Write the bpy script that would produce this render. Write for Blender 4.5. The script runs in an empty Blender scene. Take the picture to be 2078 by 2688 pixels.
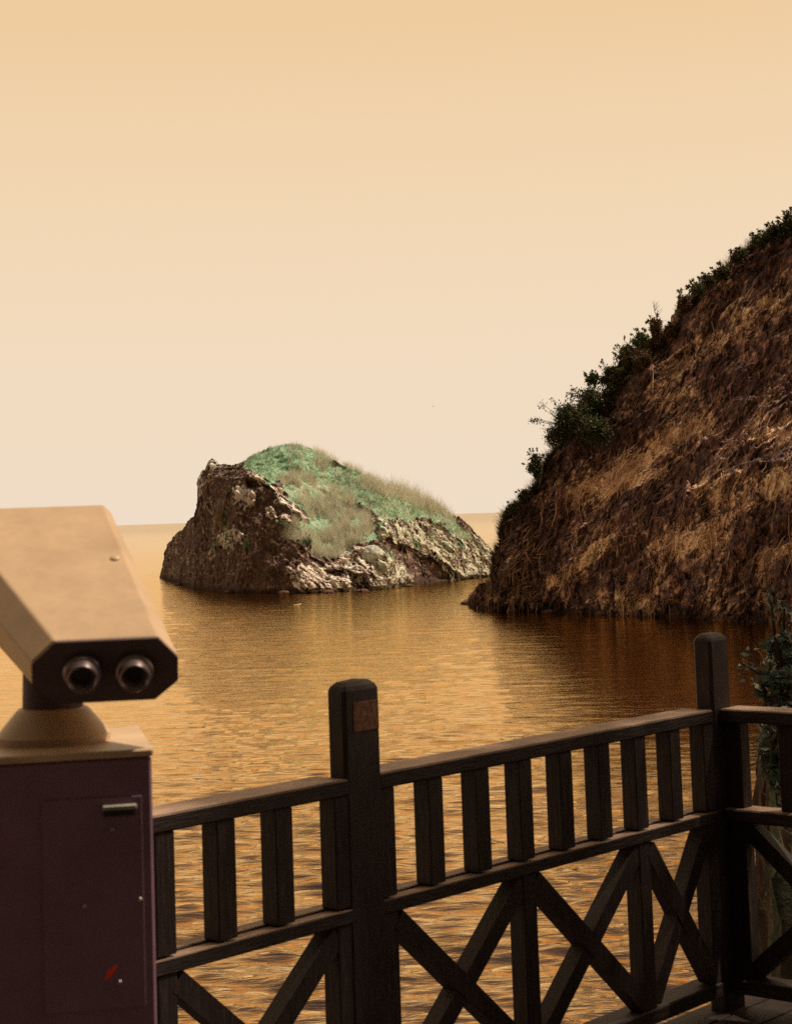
import bpy, math, random
import numpy as np
from mathutils import Vector, Matrix
random.seed(7); RNG = np.random.default_rng(11)
S = bpy.context.scene; COL = S.collection
R = math.radians

# ------------------------------------------------------------------ camera
FPX, CX, CY, H = 4900.0, 1039.0, 898.0, 5.0          # eye height above the sea, metres
TH, RO = R(5.31), R(-1.96)
MC = Matrix.Rotation(math.pi/2+TH, 3, 'X') @ Matrix.Rotation(RO, 3, 'Z')
MN = np.array(MC); C0 = np.array([0, 0, H])
def ray(x, y):
    x = np.asarray(x, float); y = np.asarray(y, float)
    l = np.stack([(x-CX)/FPX, -(y-CY)/FPX, -np.ones_like(x)], -1)
    return l @ MN.T
def atz(x, y, z=0.0):
    r = ray(x, y); t = (z-H)/r[..., 2]; return C0 + r*t[..., None]
def aty(x, y, Y):
    r = ray(x, y); t = np.asarray(Y, float)/r[..., 1]; return C0 + r*t[..., None]
cam = bpy.data.cameras.new('camera'); co = bpy.data.objects.new('camera', cam); COL.objects.link(co)
co.matrix_world = Matrix.Translation((0, 0, H)) @ MC.to_4x4()
cam.sensor_fit = 'HORIZONTAL'; cam.sensor_width = 36; cam.lens = 36*FPX/2078
cam.shift_y = -(1344-CY)/2078; cam.clip_end = 60000; cam.clip_start = .05
cam.dof.use_dof = True; cam.dof.focus_distance = 28; cam.dof.aperture_fstop = 17
S.camera = co

# ------------------------------------------------------------------ helpers
def tag(o, label=None, cat=None, group=None, kind=None):
    if label: o['label'] = label
    if cat: o['category'] = cat
    if group: o['group'] = group
    if kind: o['kind'] = kind
    return o
def link(name, me, parent=None, mat=None, smooth=False):
    o = bpy.data.objects.new(name, me); COL.objects.link(o)
    if parent is not None: o.parent = parent
    if mat is not None: me.materials.append(mat)
    if smooth: me.polygons.foreach_set('use_smooth', np.ones(len(me.polygons), bool))
    return o
def empty(name, loc, rz=0.0):
    o = bpy.data.objects.new(name, None); COL.objects.link(o)
    o.location = loc; o.rotation_euler = (0, 0, rz); o.empty_display_size = .2
    return o
def npmesh(name, v, f, cols=None):
    """v (n,3), f (m,k) int array of k-gons; cols (n,3) vertex colours"""
    v = np.ascontiguousarray(v, np.float32); f = np.ascontiguousarray(f, np.int32)
    me = bpy.data.meshes.new(name); m, k = f.shape
    me.vertices.add(len(v)); me.vertices.foreach_set('co', v.ravel())
    me.loops.add(m*k); me.loops.foreach_set('vertex_index', f.ravel())
    me.polygons.add(m); me.polygons.foreach_set('loop_start', np.arange(0, m*k, k, dtype=np.int32))
    me.update(calc_edges=True)
    if cols is not None:
        a = me.color_attributes.new('Col', 'FLOAT_COLOR', 'POINT')
        c = np.ones((len(v), 4), np.float32); c[:, :3] = cols; a.data.foreach_set('color', c.ravel())
    return me
def grid_faces(nr, nc):
    i = np.arange(nr-1)[:, None]*nc + np.arange(nc-1)[None, :]
    return np.stack([i, i+1, i+nc+1, i+nc], -1).reshape(-1, 4)
class MB:
    """collects shapes into ONE mesh"""
    def __init__(s): s.v = []; s.f = []
    def add(s, vs, fs):
        b = len(s.v); s.v += [tuple(map(float, q)) for q in vs]; s.f += [tuple(b+i for i in q) for q in fs]
    def box(s, lo, hi, bev=0.0):
        """box with chamfered edges (24-vertex chamfer cube)"""
        lo = np.array(lo, float); hi = np.array(hi, float)
        c = (lo+hi)/2; h = (hi-lo)/2; b = min(bev, h.min()*.45)
        if b <= 0:
            vs = [c+h*np.array([x, y, z]) for x in (-1, 1) for y in (-1, 1) for z in (-1, 1)]
            s.add(vs, [(0, 1, 3, 2), (4, 6, 7, 5), (0, 4, 5, 1), (2, 3, 7, 6), (0, 2, 6, 4), (1, 5, 7, 3)]); return
        vs = []; idx = {}
        for sx in (-1, 1):
            for sy in (-1, 1):
                for sz in (-1, 1):
                    sg = np.array([sx, sy, sz])
                    for a in range(3):
                        q = h - b; q = q.copy(); q[a] = h[a]
                        idx[(sx, sy, sz, a)] = len(vs); vs.append(c + sg*q)
        fs = []
        for a in range(3):
            p, q = [(1, 2), (2, 0), (0, 1)][a]
            for sg in (-1, 1):
                r_ = []
                for (u, w) in ((-1, -1), (1, -1), (1, 1), (-1, 1)):
                    k = [0, 0, 0]; k[a] = sg; k[p] = u; k[q] = w; r_.append(idx[(*k, a)])
                fs.append(r_ if sg > 0 else r_[::-1])
            # edges parallel to axis a
            for u in (-1, 1):
                for w in (-1, 1):
                    k0 = [0, 0, 0]; k0[p] = u; k0[q] = w; k1 = list(k0); k0[a] = -1; k1[a] = 1
                    r_ = [idx[(*k0, p)], idx[(*k1, p)], idx[(*k1, q)], idx[(*k0, q)]]
                    fs.append(r_ if u*w < 0 else r_[::-1])
        for sx in (-1, 1):
            for sy in (-1, 1):
                for sz in (-1, 1):
                    r_ = [idx[(sx, sy, sz, a)] for a in range(3)]
                    fs.append(r_ if sx*sy*sz > 0 else r_[::-1])
        s.add(vs, fs)
    def prism(s, poly, axis_from, axis_to):
        """poly: list of 3D offsets, swept from point a to point b"""
        a = np.array(axis_from, float); b = np.array(axis_to, float); n = len(poly)
        vs = [a+np.array(p) for p in poly]+[b+np.array(p) for p in poly]
        fs = [tuple(range(n))[::-1], tuple(range(n, 2*n))]+[(i, (i+1) % n, n+(i+1) % n, n+i) for i in range(n)]
        s.add(vs, fs)
    def lathe(s, c, ax, prof, seg=32, closed=True):
        """prof: [(distance along ax, radius)]"""
        ax = Vector(ax).normalized(); u = ax.orthogonal().normalized(); w = ax.cross(u)
        vs = []; n = len(prof)
        for d, r in prof:
            for k in range(seg):
                t = 2*math.pi*k/seg
                vs.append(Vector(c)+ax*d+(u*math.cos(t)+w*math.sin(t))*r)
        fs = [(i*seg+k, i*seg+(k+1) % seg, (i+1)*seg+(k+1) % seg, (i+1)*seg+k) for i in range(n-1) for k in range(seg)]
        if closed: fs += [tuple(range(seg))[::-1], tuple(range((n-1)*seg, n*seg))]
        s.add(vs, fs)
    def tube(s, pts, rads, seg=6):
        pts = [Vector(p) for p in pts]; vs = []; n = len(pts)
        for i, p in enumerate(pts):
            d = (pts[min(i+1, n-1)]-pts[max(i-1, 0)]).normalized()
            u = d.cross(Vector((.31, .22, .93))).normalized(); w = d.cross(u)
            for k in range(seg):
                t = 2*math.pi*k/seg; vs.append(p+(u*math.cos(t)+w*math.sin(t))*rads[i])
        fs = [(i*seg+k, i*seg+(k+1) % seg, (i+1)*seg+(k+1) % seg, (i+1)*seg+k) for i in range(n-1) for k in range(seg)]
        fs += [tuple(range(seg))[::-1], tuple(range((n-1)*seg, n*seg))]
        s.add(vs, fs)
    def build(s, name, mat, parent=None, smooth=False, auto=None):
        me = bpy.data.meshes.new(name); me.from_pydata(s.v, [], s.f); me.update()
        o = link(name, me, parent, mat, smooth)
        if auto:
            me.polygons.foreach_set('use_smooth', np.ones(len(me.polygons), bool))
            try: me.set_sharp_from_angle(angle=R(auto))
            except Exception: pass
        return o

def _h(i, j, k, seed):
    n = (i*374761393 + j*668265263 + k*2147483647 + seed*1274126177) & 0xffffffff
    n = ((n ^ (n >> 13))*1274126177) & 0xffffffff
    n = ((n ^ (n >> 16))*2246822519) & 0xffffffff
    return ((n ^ (n >> 15)) & 0xffff)/32767.5 - 1.0
def vnoise(p, seed=0):
    p = np.asarray(p, float); i = np.floor(p).astype(np.int64); t = p-i; t = t*t*t*(t*(t*6-15)+10)
    r = 0
    for dx in (0, 1):
        wx = t[..., 0] if dx else 1-t[..., 0]
        for dy in (0, 1):
            wy = t[..., 1] if dy else 1-t[..., 1]
            for dz in (0, 1):
                wz = t[..., 2] if dz else 1-t[..., 2]
                r = r + wx*wy*wz*_h(i[..., 0]+dx, i[..., 1]+dy, i[..., 2]+dz, seed)
    return r
def fbm(p, scale, oct=4, seed=0, gain=.5, ridge=False):
    r = 0; a = 1.0; tot = 0
    for o in range(oct):
        q = vnoise(np.asarray(p)*(scale*2.03**o)+o*17.3, seed+o)
        if ridge: q = 1-2*np.abs(q)
        r = r+a*q; tot += a; a *= gain
    return r/tot
def inpoly(x, y, poly):
    x = np.asarray(x); r = np.zeros(x.shape, bool); n = len(poly)
    for i in range(n):
        x0, y0 = poly[i]; x1, y1 = poly[(i+1) % n]
        if y0 == y1: continue
        c = ((y0 > y) != (y1 > y)) & (x < (x1-x0)*(y-y0)/(y1-y0)+x0); r ^= c
    return r
def sstep(a, b, x): t = np.clip((x-a)/(b-a), 0, 1); return t*t*(3-2*t)

# ------------------------------------------------------------------ materials
def mat(name):
    m = bpy.data.materials.new(name); m.use_nodes = True; nt = m.node_tree
    b = nt.nodes['Principled BSDF']; return m, nt, b
def nd(nt, t, **kw):
    n = nt.nodes.new(t)
    for k, v in kw.items():
        if k in n.inputs: n.inputs[k].default_value = v
        else: setattr(n, k, v)
    return n
def ramp(nt, stops, interp='LINEAR'):
    n = nt.nodes.new('ShaderNodeValToRGB'); cr = n.color_ramp; cr.interpolation = interp
    while len(cr.elements) < len(stops): cr.elements.new(.5)
    for e, (p, c) in zip(cr.elements, stops): e.position = p; e.color = (*c, 1)
    return n
def wood(name, stretch, c0, c1, c2, worn=False):
    m, nt, b = mat(name); L = nt.links.new
    tc = nd(nt, 'ShaderNodeTexCoord'); mp = nd(nt, 'ShaderNodeMapping'); mp.inputs['Scale'].default_value = stretch
    L(tc.outputs['Object'], mp.inputs['Vector'])
    n1 = nd(nt, 'ShaderNodeTexNoise', Scale=9.0, Detail=7.0, Roughness=.65); L(mp.outputs[0], n1.inputs['Vector'])
    n2 = nd(nt, 'ShaderNodeTexNoise', Scale=3.0, Detail=3.0); L(tc.outputs['Object'], n2.inputs['Vector'])
    r1 = ramp(nt, [(.30, c0), (.52, c1), (.72, c2)]); L(n1.outputs['Fac'], r1.inputs['Fac'])
    mx = nd(nt, 'ShaderNodeMix', data_type='RGBA', blend_type='MULTIPLY'); mx.inputs['Factor'].default_value = .6
    r2 = ramp(nt, [(.35, (.55, .55, .58)), (.65, (1.1, 1.05, 1.0))]); L(n2.outputs['Fac'], r2.inputs['Fac'])
    L(r1.outputs[0], mx.inputs['A']); L(r2.outputs[0], mx.inputs['B']); L(mx.outputs['Result'], b.inputs['Base Color'])
    b.inputs['Roughness'].default_value = .6; b.inputs['Specular IOR Level'].default_value = .3
    bu = nd(nt, 'ShaderNodeBump', Strength=.8, Distance=.005); L(n1.outputs['Fac'], bu.inputs['Height']); L(bu.outputs[0], b.inputs['Normal'])
    if worn:                                             # daylight on the top faces, painted in as a paler colour
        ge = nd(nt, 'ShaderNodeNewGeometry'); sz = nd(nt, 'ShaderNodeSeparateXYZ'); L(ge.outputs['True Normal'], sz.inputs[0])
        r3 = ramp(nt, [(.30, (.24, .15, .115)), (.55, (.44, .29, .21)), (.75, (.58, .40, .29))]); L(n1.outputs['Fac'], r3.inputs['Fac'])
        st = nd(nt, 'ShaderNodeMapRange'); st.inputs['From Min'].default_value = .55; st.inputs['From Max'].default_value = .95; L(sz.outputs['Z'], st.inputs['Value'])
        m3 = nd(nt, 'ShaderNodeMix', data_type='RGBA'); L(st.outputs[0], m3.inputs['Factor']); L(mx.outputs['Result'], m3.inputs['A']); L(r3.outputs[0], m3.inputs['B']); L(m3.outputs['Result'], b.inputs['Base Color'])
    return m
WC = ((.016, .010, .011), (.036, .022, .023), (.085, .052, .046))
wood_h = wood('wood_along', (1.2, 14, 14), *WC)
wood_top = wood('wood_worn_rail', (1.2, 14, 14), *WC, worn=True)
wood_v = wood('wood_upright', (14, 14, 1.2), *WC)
def vcol(name, rough=.9, nscale=None, bump=.0, trans=0.0, spec=.2, dist=.02, var=.3):
    m, nt, b = mat(name); L = nt.links.new
    a = nd(nt, 'ShaderNodeVertexColor'); a.layer_name = 'Col'
    src = a.outputs['Color']
    if nscale:
        tc = nd(nt, 'ShaderNodeTexCoord')
        n1 = nd(nt, 'ShaderNodeTexNoise', Scale=nscale, Detail=6.0, Roughness=.7); L(tc.outputs['Object'], n1.inputs['Vector'])
        r1 = ramp(nt, [(.3, (1-var,)*3), (.7, (1+var,)*3)]); L(n1.outputs['Fac'], r1.inputs['Fac'])
        mx = nd(nt, 'ShaderNodeMix', data_type='RGBA', blend_type='MULTIPLY'); mx.inputs['Factor'].default_value = 1
        L(src, mx.inputs['A']); L(r1.outputs[0], mx.inputs['B']); src = mx.outputs['Result']
        if bump:
            bu = nd(nt, 'ShaderNodeBump', Strength=bump, Distance=dist); L(n1.outputs['Fac'], bu.inputs['Height']); L(bu.outputs[0], b.inputs['Normal'])
    L(src, b.inputs['Base Color'])
    b.inputs['Roughness'].default_value = rough; b.inputs['Specular IOR Level'].default_value = spec
    if trans:
        t = nd(nt, 'ShaderNodeBsdfTranslucent'); L(src, t.inputs['Color'])
        ms = nd(nt, 'ShaderNodeMixShader'); ms.inputs[0].default_value = trans
        L(b.outputs[0], ms.inputs[1]); L(t.outputs[0], ms.inputs[2]); L(ms.outputs[0], nt.nodes['Material Output'].inputs['Surface'])
    return m
rock_m = vcol('rock_and_turf', .92, 2.6, .8, dist=.12, var=.45)
head_m = vcol('headland_soil', .95, 3.4, .9, dist=.12, var=.5)
strand_m = vcol('dry_strands', .9, trans=.4)
leaf_m = vcol('leaves', .6, trans=.25, spec=.3)
def plain(name, c, rough=.6, metal=0.0, nscale=8.0, var=.25, bump=.0, spec=.4, dist=.002):
    m, nt, b = mat(name); L = nt.links.new
    tc = nd(nt, 'ShaderNodeTexCoord')
    n1 = nd(nt, 'ShaderNodeTexNoise', Scale=nscale, Detail=8.0, Roughness=.7); L(tc.outputs['Object'], n1.inputs['Vector'])
    r1 = ramp(nt, [(.3, tuple(q*(1-var) for q in c)), (.7, tuple(q*(1+var) for q in c))]); L(n1.outputs['Fac'], r1.inputs['Fac'])
    L(r1.outputs[0], b.inputs['Base Color'])
    b.inputs['Roughness'].default_value = rough; b.inputs['Metallic'].default_value = metal; b.inputs['Specular IOR Level'].default_value = spec
    if bump:
        bu = nd(nt, 'ShaderNodeBump', Strength=bump, Distance=dist); L(n1.outputs['Fac'], bu.inputs['Height']); L(bu.outputs[0], b.inputs['Normal'])
    return m
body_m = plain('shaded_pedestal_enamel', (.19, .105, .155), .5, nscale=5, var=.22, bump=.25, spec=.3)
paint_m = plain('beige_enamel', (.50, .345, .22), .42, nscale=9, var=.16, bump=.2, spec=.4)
plate_m = plain('grey_front_plate', (.085, .055, .06), .6, nscale=20, var=.2, bump=.2, spec=.2)
eye_m = plain('eyepiece_ring', (.26, .20, .20), .30, metal=.8, nscale=20, var=.15, spec=.6)
lens_m = plain('eyepiece_glass', (.008, .008, .01), .15, nscale=5, var=.1, spec=.3)
steel_m = plain('dull_steel', (.34, .32, .29), .4, metal=.8, nscale=20)
slot_m = plain('coin_slot_black', (.015, .013, .013), .6)
red_m = plain('red_mark_colour', (.95, .05, .03), .5, nscale=30, var=.1)
rust_m = plain('rusty_plaque', (.15, .07, .042), .8, nscale=60, var=.75, bump=.6, spec=.25)
bark_m = plain('bark', (.07, .045, .03), .9, nscale=12, var=.4)
twig_m = plain('bare_twig', (.33, .26, .17), .9, nscale=12, var=.3)
stone_m = plain('quay_stone', (.16, .12, .09), .9, nscale=3, var=.4, bump=.5, dist=.03)
feather_m = plain('white_feathers', (.75, .7, .62), .8, var=.1)
dark_m = plain('dark_feathers', (.09, .07, .05), .8, var=.1)
forest_m = plain('wooded_slope', (.022, .022, .014), .95, nscale=.6, var=.6, bump=.9, dist=.5)
boulder_m = plain('pale_boulder', (.42, .43, .36), .9, nscale=3.2, var=.55, bump=.8, dist=.08)

# ------------------------------------------------------------------ world + sun
SAZ, SEL = R(78), R(62)
w = bpy.data.worlds.new('World'); S.world = w; w.use_nodes = True; nt = w.node_tree; L = nt.links.new
bg = nt.nodes['Background']; bg.inputs['Strength'].default_value = 1.0
sky = nd(nt, 'ShaderNodeTexSky', sky_type='NISHITA'); sky.sun_disc = False; sky.sun_elevation = SEL; sky.sun_rotation = SAZ
sky.air_density = 1.5; sky.dust_density = 6.0
tc = nd(nt, 'ShaderNodeTexCoord'); sp = nd(nt, 'ShaderNodeSeparateXYZ'); L(tc.outputs['Generated'], sp.inputs[0])
hz = ramp(nt, [(0.0, (.97, .80, .63)), (.06, (.97, .785, .59)), (.17, (.97, .735, .485)), (.30, (.93, .62, .32)), (.62, (.66, .45, .26)), (1.0, (.52, .38, .26))])
L(sp.outputs['Z'], hz.inputs['Fac'])
bk = nd(nt, 'ShaderNodeMapRange'); bk.inputs['From Min'].default_value = -.3; bk.inputs['From Max'].default_value = .7
bk.inputs['To Min'].default_value = .46; bk.inputs['To Max'].default_value = 1.0; L(sp.outputs['Y'], bk.inputs['Value'])
vm = nd(nt, 'ShaderNodeVectorMath', operation='SCALE'); L(hz.outputs[0], vm.inputs[0]); L(bk.outputs[0], vm.inputs['Scale'])
vs = nd(nt, 'ShaderNodeVectorMath', operation='SCALE'); L(sky.outputs[0], vs.inputs[0]); vs.inputs['Scale'].default_value = .05
mx = nd(nt, 'ShaderNodeMix', data_type='RGBA'); mx.inputs['Factor'].default_value = .90
L(vs.outputs[0], mx.inputs['A']); L(vm.outputs[0], mx.inputs['B']); L(mx.outputs['Result'], bg.inputs['Color'])
sl = bpy.data.lights.new('sun', 'SUN'); sl.energy = 4.8; sl.angle = R(1.5); sl.color = (1, .84, .62)
so = bpy.data.objects.new('sun', sl); COL.objects.link(so)
sd = Vector((math.sin(SAZ)*math.cos(SEL), math.cos(SAZ)*math.cos(SEL), math.sin(SEL)))
so.rotation_euler = sd.to_track_quat('Z', 'Y').to_euler(); so.location = sd*60
S.cycles.use_denoising = False; S.cycles.sample_clamp_indirect = 4; S.cycles.sample_clamp_direct = 6
S.view_settings.view_transform = 'Standard'; S.view_settings.look = 'None'; S.view_settings.exposure = 0; S.view_settings.gamma = 1

# ------------------------------------------------------------------ sea
def sea():
    rows = [2.0, 6, 10]+list(13.5*np.exp(np.arange(0, 740)*.0036))
    d = rows[-1]
    while d < 42000: d *= 1.045; rows.append(d)
    rows = np.array(rows)
    a = np.concatenate([np.radians(np.linspace(-85, -17, 24)), np.radians(np.linspace(-16, 16, 520)), np.radians(np.linspace(17, 85, 24))])
    D, A = np.meshgrid(rows, a, indexing='ij')
    X = D*np.tan(np.clip(A, -1.2, 1.2)); X = D*np.sin(A)/np.cos(np.clip(np.abs(A), 0, R(17))); Y = D*np.where(np.abs(A) < R(17), 1.0, np.cos(A)/math.cos(R(17)))
    Z = np.zeros_like(X); rg = np.random.default_rng(5)
    N = 90
    for i in range(N):
        lam = .22*(3.2/.22)**(i/(N-1.0)); k = 2*math.pi/lam
        main = R(78) if i % 3 else R(110)
        th = main + rg.normal(0, .28)
        amp = .0038*lam**.92*rg.uniform(.5, 1.3)*(.6+1.5*math.exp(-(math.log(lam/.42)/.5)**2))
        if lam > 1.4: amp *= .55
        ph = rg.uniform(0, 6.28)
        kx, ky = k*math.cos(th), k*math.sin(th)
        # waves lose height where the mesh can no longer carry them
        fade = np.clip(1.6-3.4*(.0036*D)/lam, 0, 1)
        q = kx*X+ky*Y+ph
        Z += amp*fade*(np.sin(q)+.28*np.sin(2*q+.5))
    P = np.stack([X*.09, Y*.05, Z*0], -1)
    Z *= (.75+.5*vnoise(P, 3))
    Z *= np.clip((rows[:, None]-10)/5, 0, 1)*np.clip((30000-D)/100, 0, 1)
    lee = 1-.68*sstep(.035, .12, X/Y)*sstep(26, 44, D)          # calmer in the lee of the headland
    lee *= 1-.35*sstep(-.10, -.03, X/Y)*sstep(75, 105, D)
    near = 1+.25*(1-sstep(22, 60, D))
    Z *= lee*near
    Z *= (np.abs(A) < R(16.5))
    me = npmesh('sea', np.stack([X, Y, Z], -1).reshape(-1, 3), grid_faces(*X.shape), np.repeat((lee*near).reshape(-1, 1), 3, 1))
    m, nt, b = mat('sea_water'); L = nt.links.new; nt.nodes.remove(b)
    tc = nd(nt, 'ShaderNodeTexCoord')
    mp = nd(nt, 'ShaderNodeMapping'); mp.inputs['Rotation'].default_value = (0, 0, R(14)); mp.inputs['Scale'].default_value = (.34, 1.5, 1)
    L(tc.outputs['Object'], mp.inputs['Vector'])
    n1 = nd(nt, 'ShaderNodeTexNoise', Scale=5.6, Detail=4.5, Roughness=.58, Distortion=.35); L(mp.outputs[0], n1.inputs['Vector'])
    n2 = nd(nt, 'ShaderNodeTexNoise', Scale=.7, Detail=3.0); L(mp.outputs[0], n2.inputs['Vector'])
    ad = nd(nt, 'ShaderNodeMath', operation='MULTIPLY_ADD'); L(n2.outputs['Fac'], ad.inputs[0]); ad.inputs[1].default_value = 2.2; L(n1.outputs['Fac'], ad.inputs[2])
    vc = nd(nt, 'ShaderNodeVertexColor'); vc.layer_name = 'Col'
    am = nd(nt, 'ShaderNodeMath', operation='MULTIPLY'); L(ad.outputs[0], am.inputs[0]); L(vc.outputs['Color'], am.inputs[1])
    bu = nd(nt, 'ShaderNodeBump', Strength=1.0, Distance=.026); L(am.outputs[0], bu.inputs['Height'])
    fr = nd(nt, 'ShaderNodeFresnel', IOR=1.34); L(bu.outputs[0], fr.inputs['Normal'])
    fm = nd(nt, 'ShaderNodeMath', operation='MULTIPLY_ADD'); L(fr.outputs[0], fm.inputs[0]); fm.inputs[1].default_value = 2.4; FM = fm; fm.inputs[2].default_value = .0; fm.use_clamp = True
    gl = nd(nt, 'ShaderNodeBsdfGlossy', Roughness=.05); gl.inputs['Color'].default_value = (1.0, .73, .39, 1); L(bu.outputs[0], gl.inputs['Normal'])
    df = nd(nt, 'ShaderNodeBsdfDiffuse'); df.inputs['Color'].default_value = (.015, .009, .018, 1)
    # a wind-roughened belt far out, darker than the calmer water in front of it
    sx = nd(nt, 'ShaderNodeSeparateXYZ'); L(tc.outputs['Object'], sx.inputs[0])
    mr = nd(nt, 'ShaderNodeMapRange'); mr.inputs['From Min'].default_value = 700; mr.inputs['From Max'].default_value = 1300; L(sx.outputs['Y'], mr.inputs['Value'])
    mr.inputs['To Min'].default_value = 1.0; mr.inputs['To Max'].default_value = .90
    mt = nd(nt, 'ShaderNodeMapRange'); mt.inputs['From Min'].default_value = 70; mt.inputs['From Max'].default_value = 450; L(sx.outputs['Y'], mt.inputs['Value'])
    m5 = nd(nt, 'ShaderNodeMapRange'); m5.inputs['From Min'].default_value = 24; m5.inputs['From Max'].default_value = 75; m5.inputs['To Min'].default_value = 2.5; m5.inputs['To Max'].default_value = 3.0
    L(sx.outputs['Y'], m5.inputs['Value']); L(m5.outputs[0], FM.inputs[1])
    mc = nd(nt, 'ShaderNodeMix', data_type='RGBA'); mc.inputs['A'].default_value = (1.0, .74, .405, 1); mc.inputs['B'].default_value = (1.0, .82, .58, 1)  # paler far tint: air haze put into the water colour
    L(mt.outputs[0], mc.inputs['Factor']); L(mc.outputs['Result'], gl.inputs['Color'])
    fx = nd(nt, 'ShaderNodeMath', operation='MULTIPLY'); L(fm.outputs[0], fx.inputs[0]); L(mr.outputs[0], fx.inputs[1])
    ms = nd(nt, 'ShaderNodeMixShader'); L(fx.outputs[0], ms.inputs[0]); L(df.outputs[0], ms.inputs[1]); L(gl.outputs[0], ms.inputs[2])
    L(ms.outputs[0], nt.nodes['Material Output'].inputs['Surface'])
    tag(link('sea', me, None, m, True), kind='structure')
sea()

# ------------------------------------------------------------------ fence
P = [np.array(q) for q in (atz(1002, 2027.5, 4.272), atz(1787, 1880.6, 4.272), atz(399, 2139, 4.272), atz(867, 2059, 4.272))]
AL = R(40.942)
U = np.array([math.sin(AL), math.cos(AL), 0]); Nn = np.array([U[1], -U[0], 0])
OFF = float(np.mean([p@Nn for p in P]))
ZB, ZD = 3.28, 3.22                                    # base rail underside, deck surface
S0 = 3.959                                              # main post centre along the fence
def fence_frame(name, origin, ang):
    return empty(name, origin, ang)
def post(parent, s, flat_w=.125, dep=.075, top=4.525, both=False):
    m = MB(); x0, x1 = s-flat_w/2, s+flat_w/2; c = .010
    def ring(z, i):
        X0, X1, Y0, Y1 = x0+i, x1-i, -dep+i, -i; q = c
        return [(X0+q, Y0, z), (X1-q, Y0, z), (X1, Y0+q, z), (X1, Y1-q, z), (X1-q, Y1, z), (X0+q, Y1, z), (X0, Y1-q, z), (X0, Y0+q, z)]
    rings = [ring(ZD, 0), ring(top-.012, 0), ring(top, .005), ring(top+.012, .018)]
    vs = sum(rings, []); fs = [tuple(range(8))[::-1]]
    for i in range(3): fs += [(i*8+k, i*8+(k+1) % 8, i*8+8+(k+1) % 8, i*8+8+k) for k in range(8)]
    vs.append((s, -dep/2, top+.018)); fs += [(24+k, 24+(k+1) % 8, 32) for k in range(8)]
    m.add(vs, fs); return m.build('post', wood_v, parent)
def bar(parent, s1, z0, z1, w_=.067, t_=.061, name='baluster'):
    m = MB(); m.box((s1-w_, -t_-.004, z0), (s1, -.004, z1), .003); return m.build(name, wood_v, parent)
def rail(parent, a, b, z0, z1, d, name, groove=False):
    m = MB()
    if groove:                                           # a step along the top near the front edge
        m.box((a, -d, z0), (b, -.052, z1), .003); m.box((a, -.050, z0+.001), (b, 0, z1-.006), .003)
    else: m.box((a, -d, z0), (b, 0, z1), .005)
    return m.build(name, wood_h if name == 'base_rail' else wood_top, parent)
def brace(parent, a, b, zt, zb_, w_=.058, t_=.056, y=-.003, cut=None):
    """from (a, zt) to (b, zb_)"""
    m = MB(); A = np.array([a, 0, zt]); B = np.array([b, 0, zb_]); d = (B-A)/np.linalg.norm(B-A); p = np.array([-d[2], 0, d[0]])
    segs = [(0, 1)] if cut is None else [(0, .5-cut), (.5+cut, 1)]
    for t0, t1 in segs:
        m.prism([p*w_/2+np.array([0, y-t_, 0]), p*w_/2+np.array([0, y, 0]), -p*w_/2+np.array([0, y, 0]), -p*w_/2+np.array([0, y-t_, 0])], A+(B-A)*t0, A+(B-A)*t1)
    return m.build('cross_brace', wood_v, parent)
ZR0, ZR1, ZL0, ZL1 = 4.226, 4.272, 3.876, 3.922
def bay_run(parent, starts, end):
    """starts: positions (right edge) of full-height studs or post edges that bound the bays"""
    pass
fence = empty('wooden_fence', (Nn[0]*OFF+0, Nn[1]*OFF+0, 0), math.pi/2-AL)
tag(fence, 'dark timber fence with cross braces and a tall capped post crossing the foreground', 'fence')
PW = .0625
post(fence, S0, flat_w=.152, dep=.070); m = MB()
pq = MB(); pq.box((S0-.040, -.001, 4.398), (S0+.066, .002, 4.480), .0008); pq.build('plaque', rust_m, fence)['label'] = 'small rusty square plaque on the capped post'
corner = 5.877
post(fence, corner, flat_w=.125)
leftpost = 2.025
post(fence, leftpost)
segsR = [S0+PW, corner-PW]; segsL = [leftpost+PW, S0-PW]
for a, b in (segsL, segsR):
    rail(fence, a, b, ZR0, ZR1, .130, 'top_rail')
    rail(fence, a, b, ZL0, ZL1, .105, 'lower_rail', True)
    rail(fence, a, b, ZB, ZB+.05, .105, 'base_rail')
# balusters, right of the main post
edgesR = [4.089, 4.306, 4.527, 4.742, 4.957, 5.169, 5.382, 5.598, 5.814]
studR = {4.742, 5.382}
for e in edgesR:
    if e in (4.089, 5.814) or e in studR:
        bar(fence, e, ZL1, ZR0, name='baluster'); bar(fence, e, ZB+.05, ZL0, name='stud')
    else: bar(fence, e, ZL1, ZR0)
edgesL = [3.903, 3.671, 3.457, 3.244, 3.030, 2.816, 2.602, 2.388, 2.150]
for e in edgesL:
    bar(fence, e, ZL1, ZR0)
    if e in (3.903, 3.244, 2.602, 2.150): bar(fence, e, ZB+.05, ZL0, name='stud')
def xpair(par, a, b):
    brace(par, a, b, ZL0-.022, ZB+.072)
    brace(par, b, a, ZL0-.022, ZB+.072, y=-.0065)
xpair(fence, 4.089, 4.742-.062); xpair(fence, 4.742, 5.382-.062)
brace(fence, 5.382, 5.752, ZL0-.022, ZB+.072); brace(fence, 5.752, 5.382, ZL0-.022, ZB+.072, y=-.0065)
xpair(fence, 3.244, 3.903-.062); xpair(fence, 2.602, 3.244-.062); xpair(fence, 2.150, 2.602-.062)
for o in fence.children:                                 # local +y points away from the deck
    for v in o.data.vertices: v.co.y = -v.co.y
    o.data.flip_normals()
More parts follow.
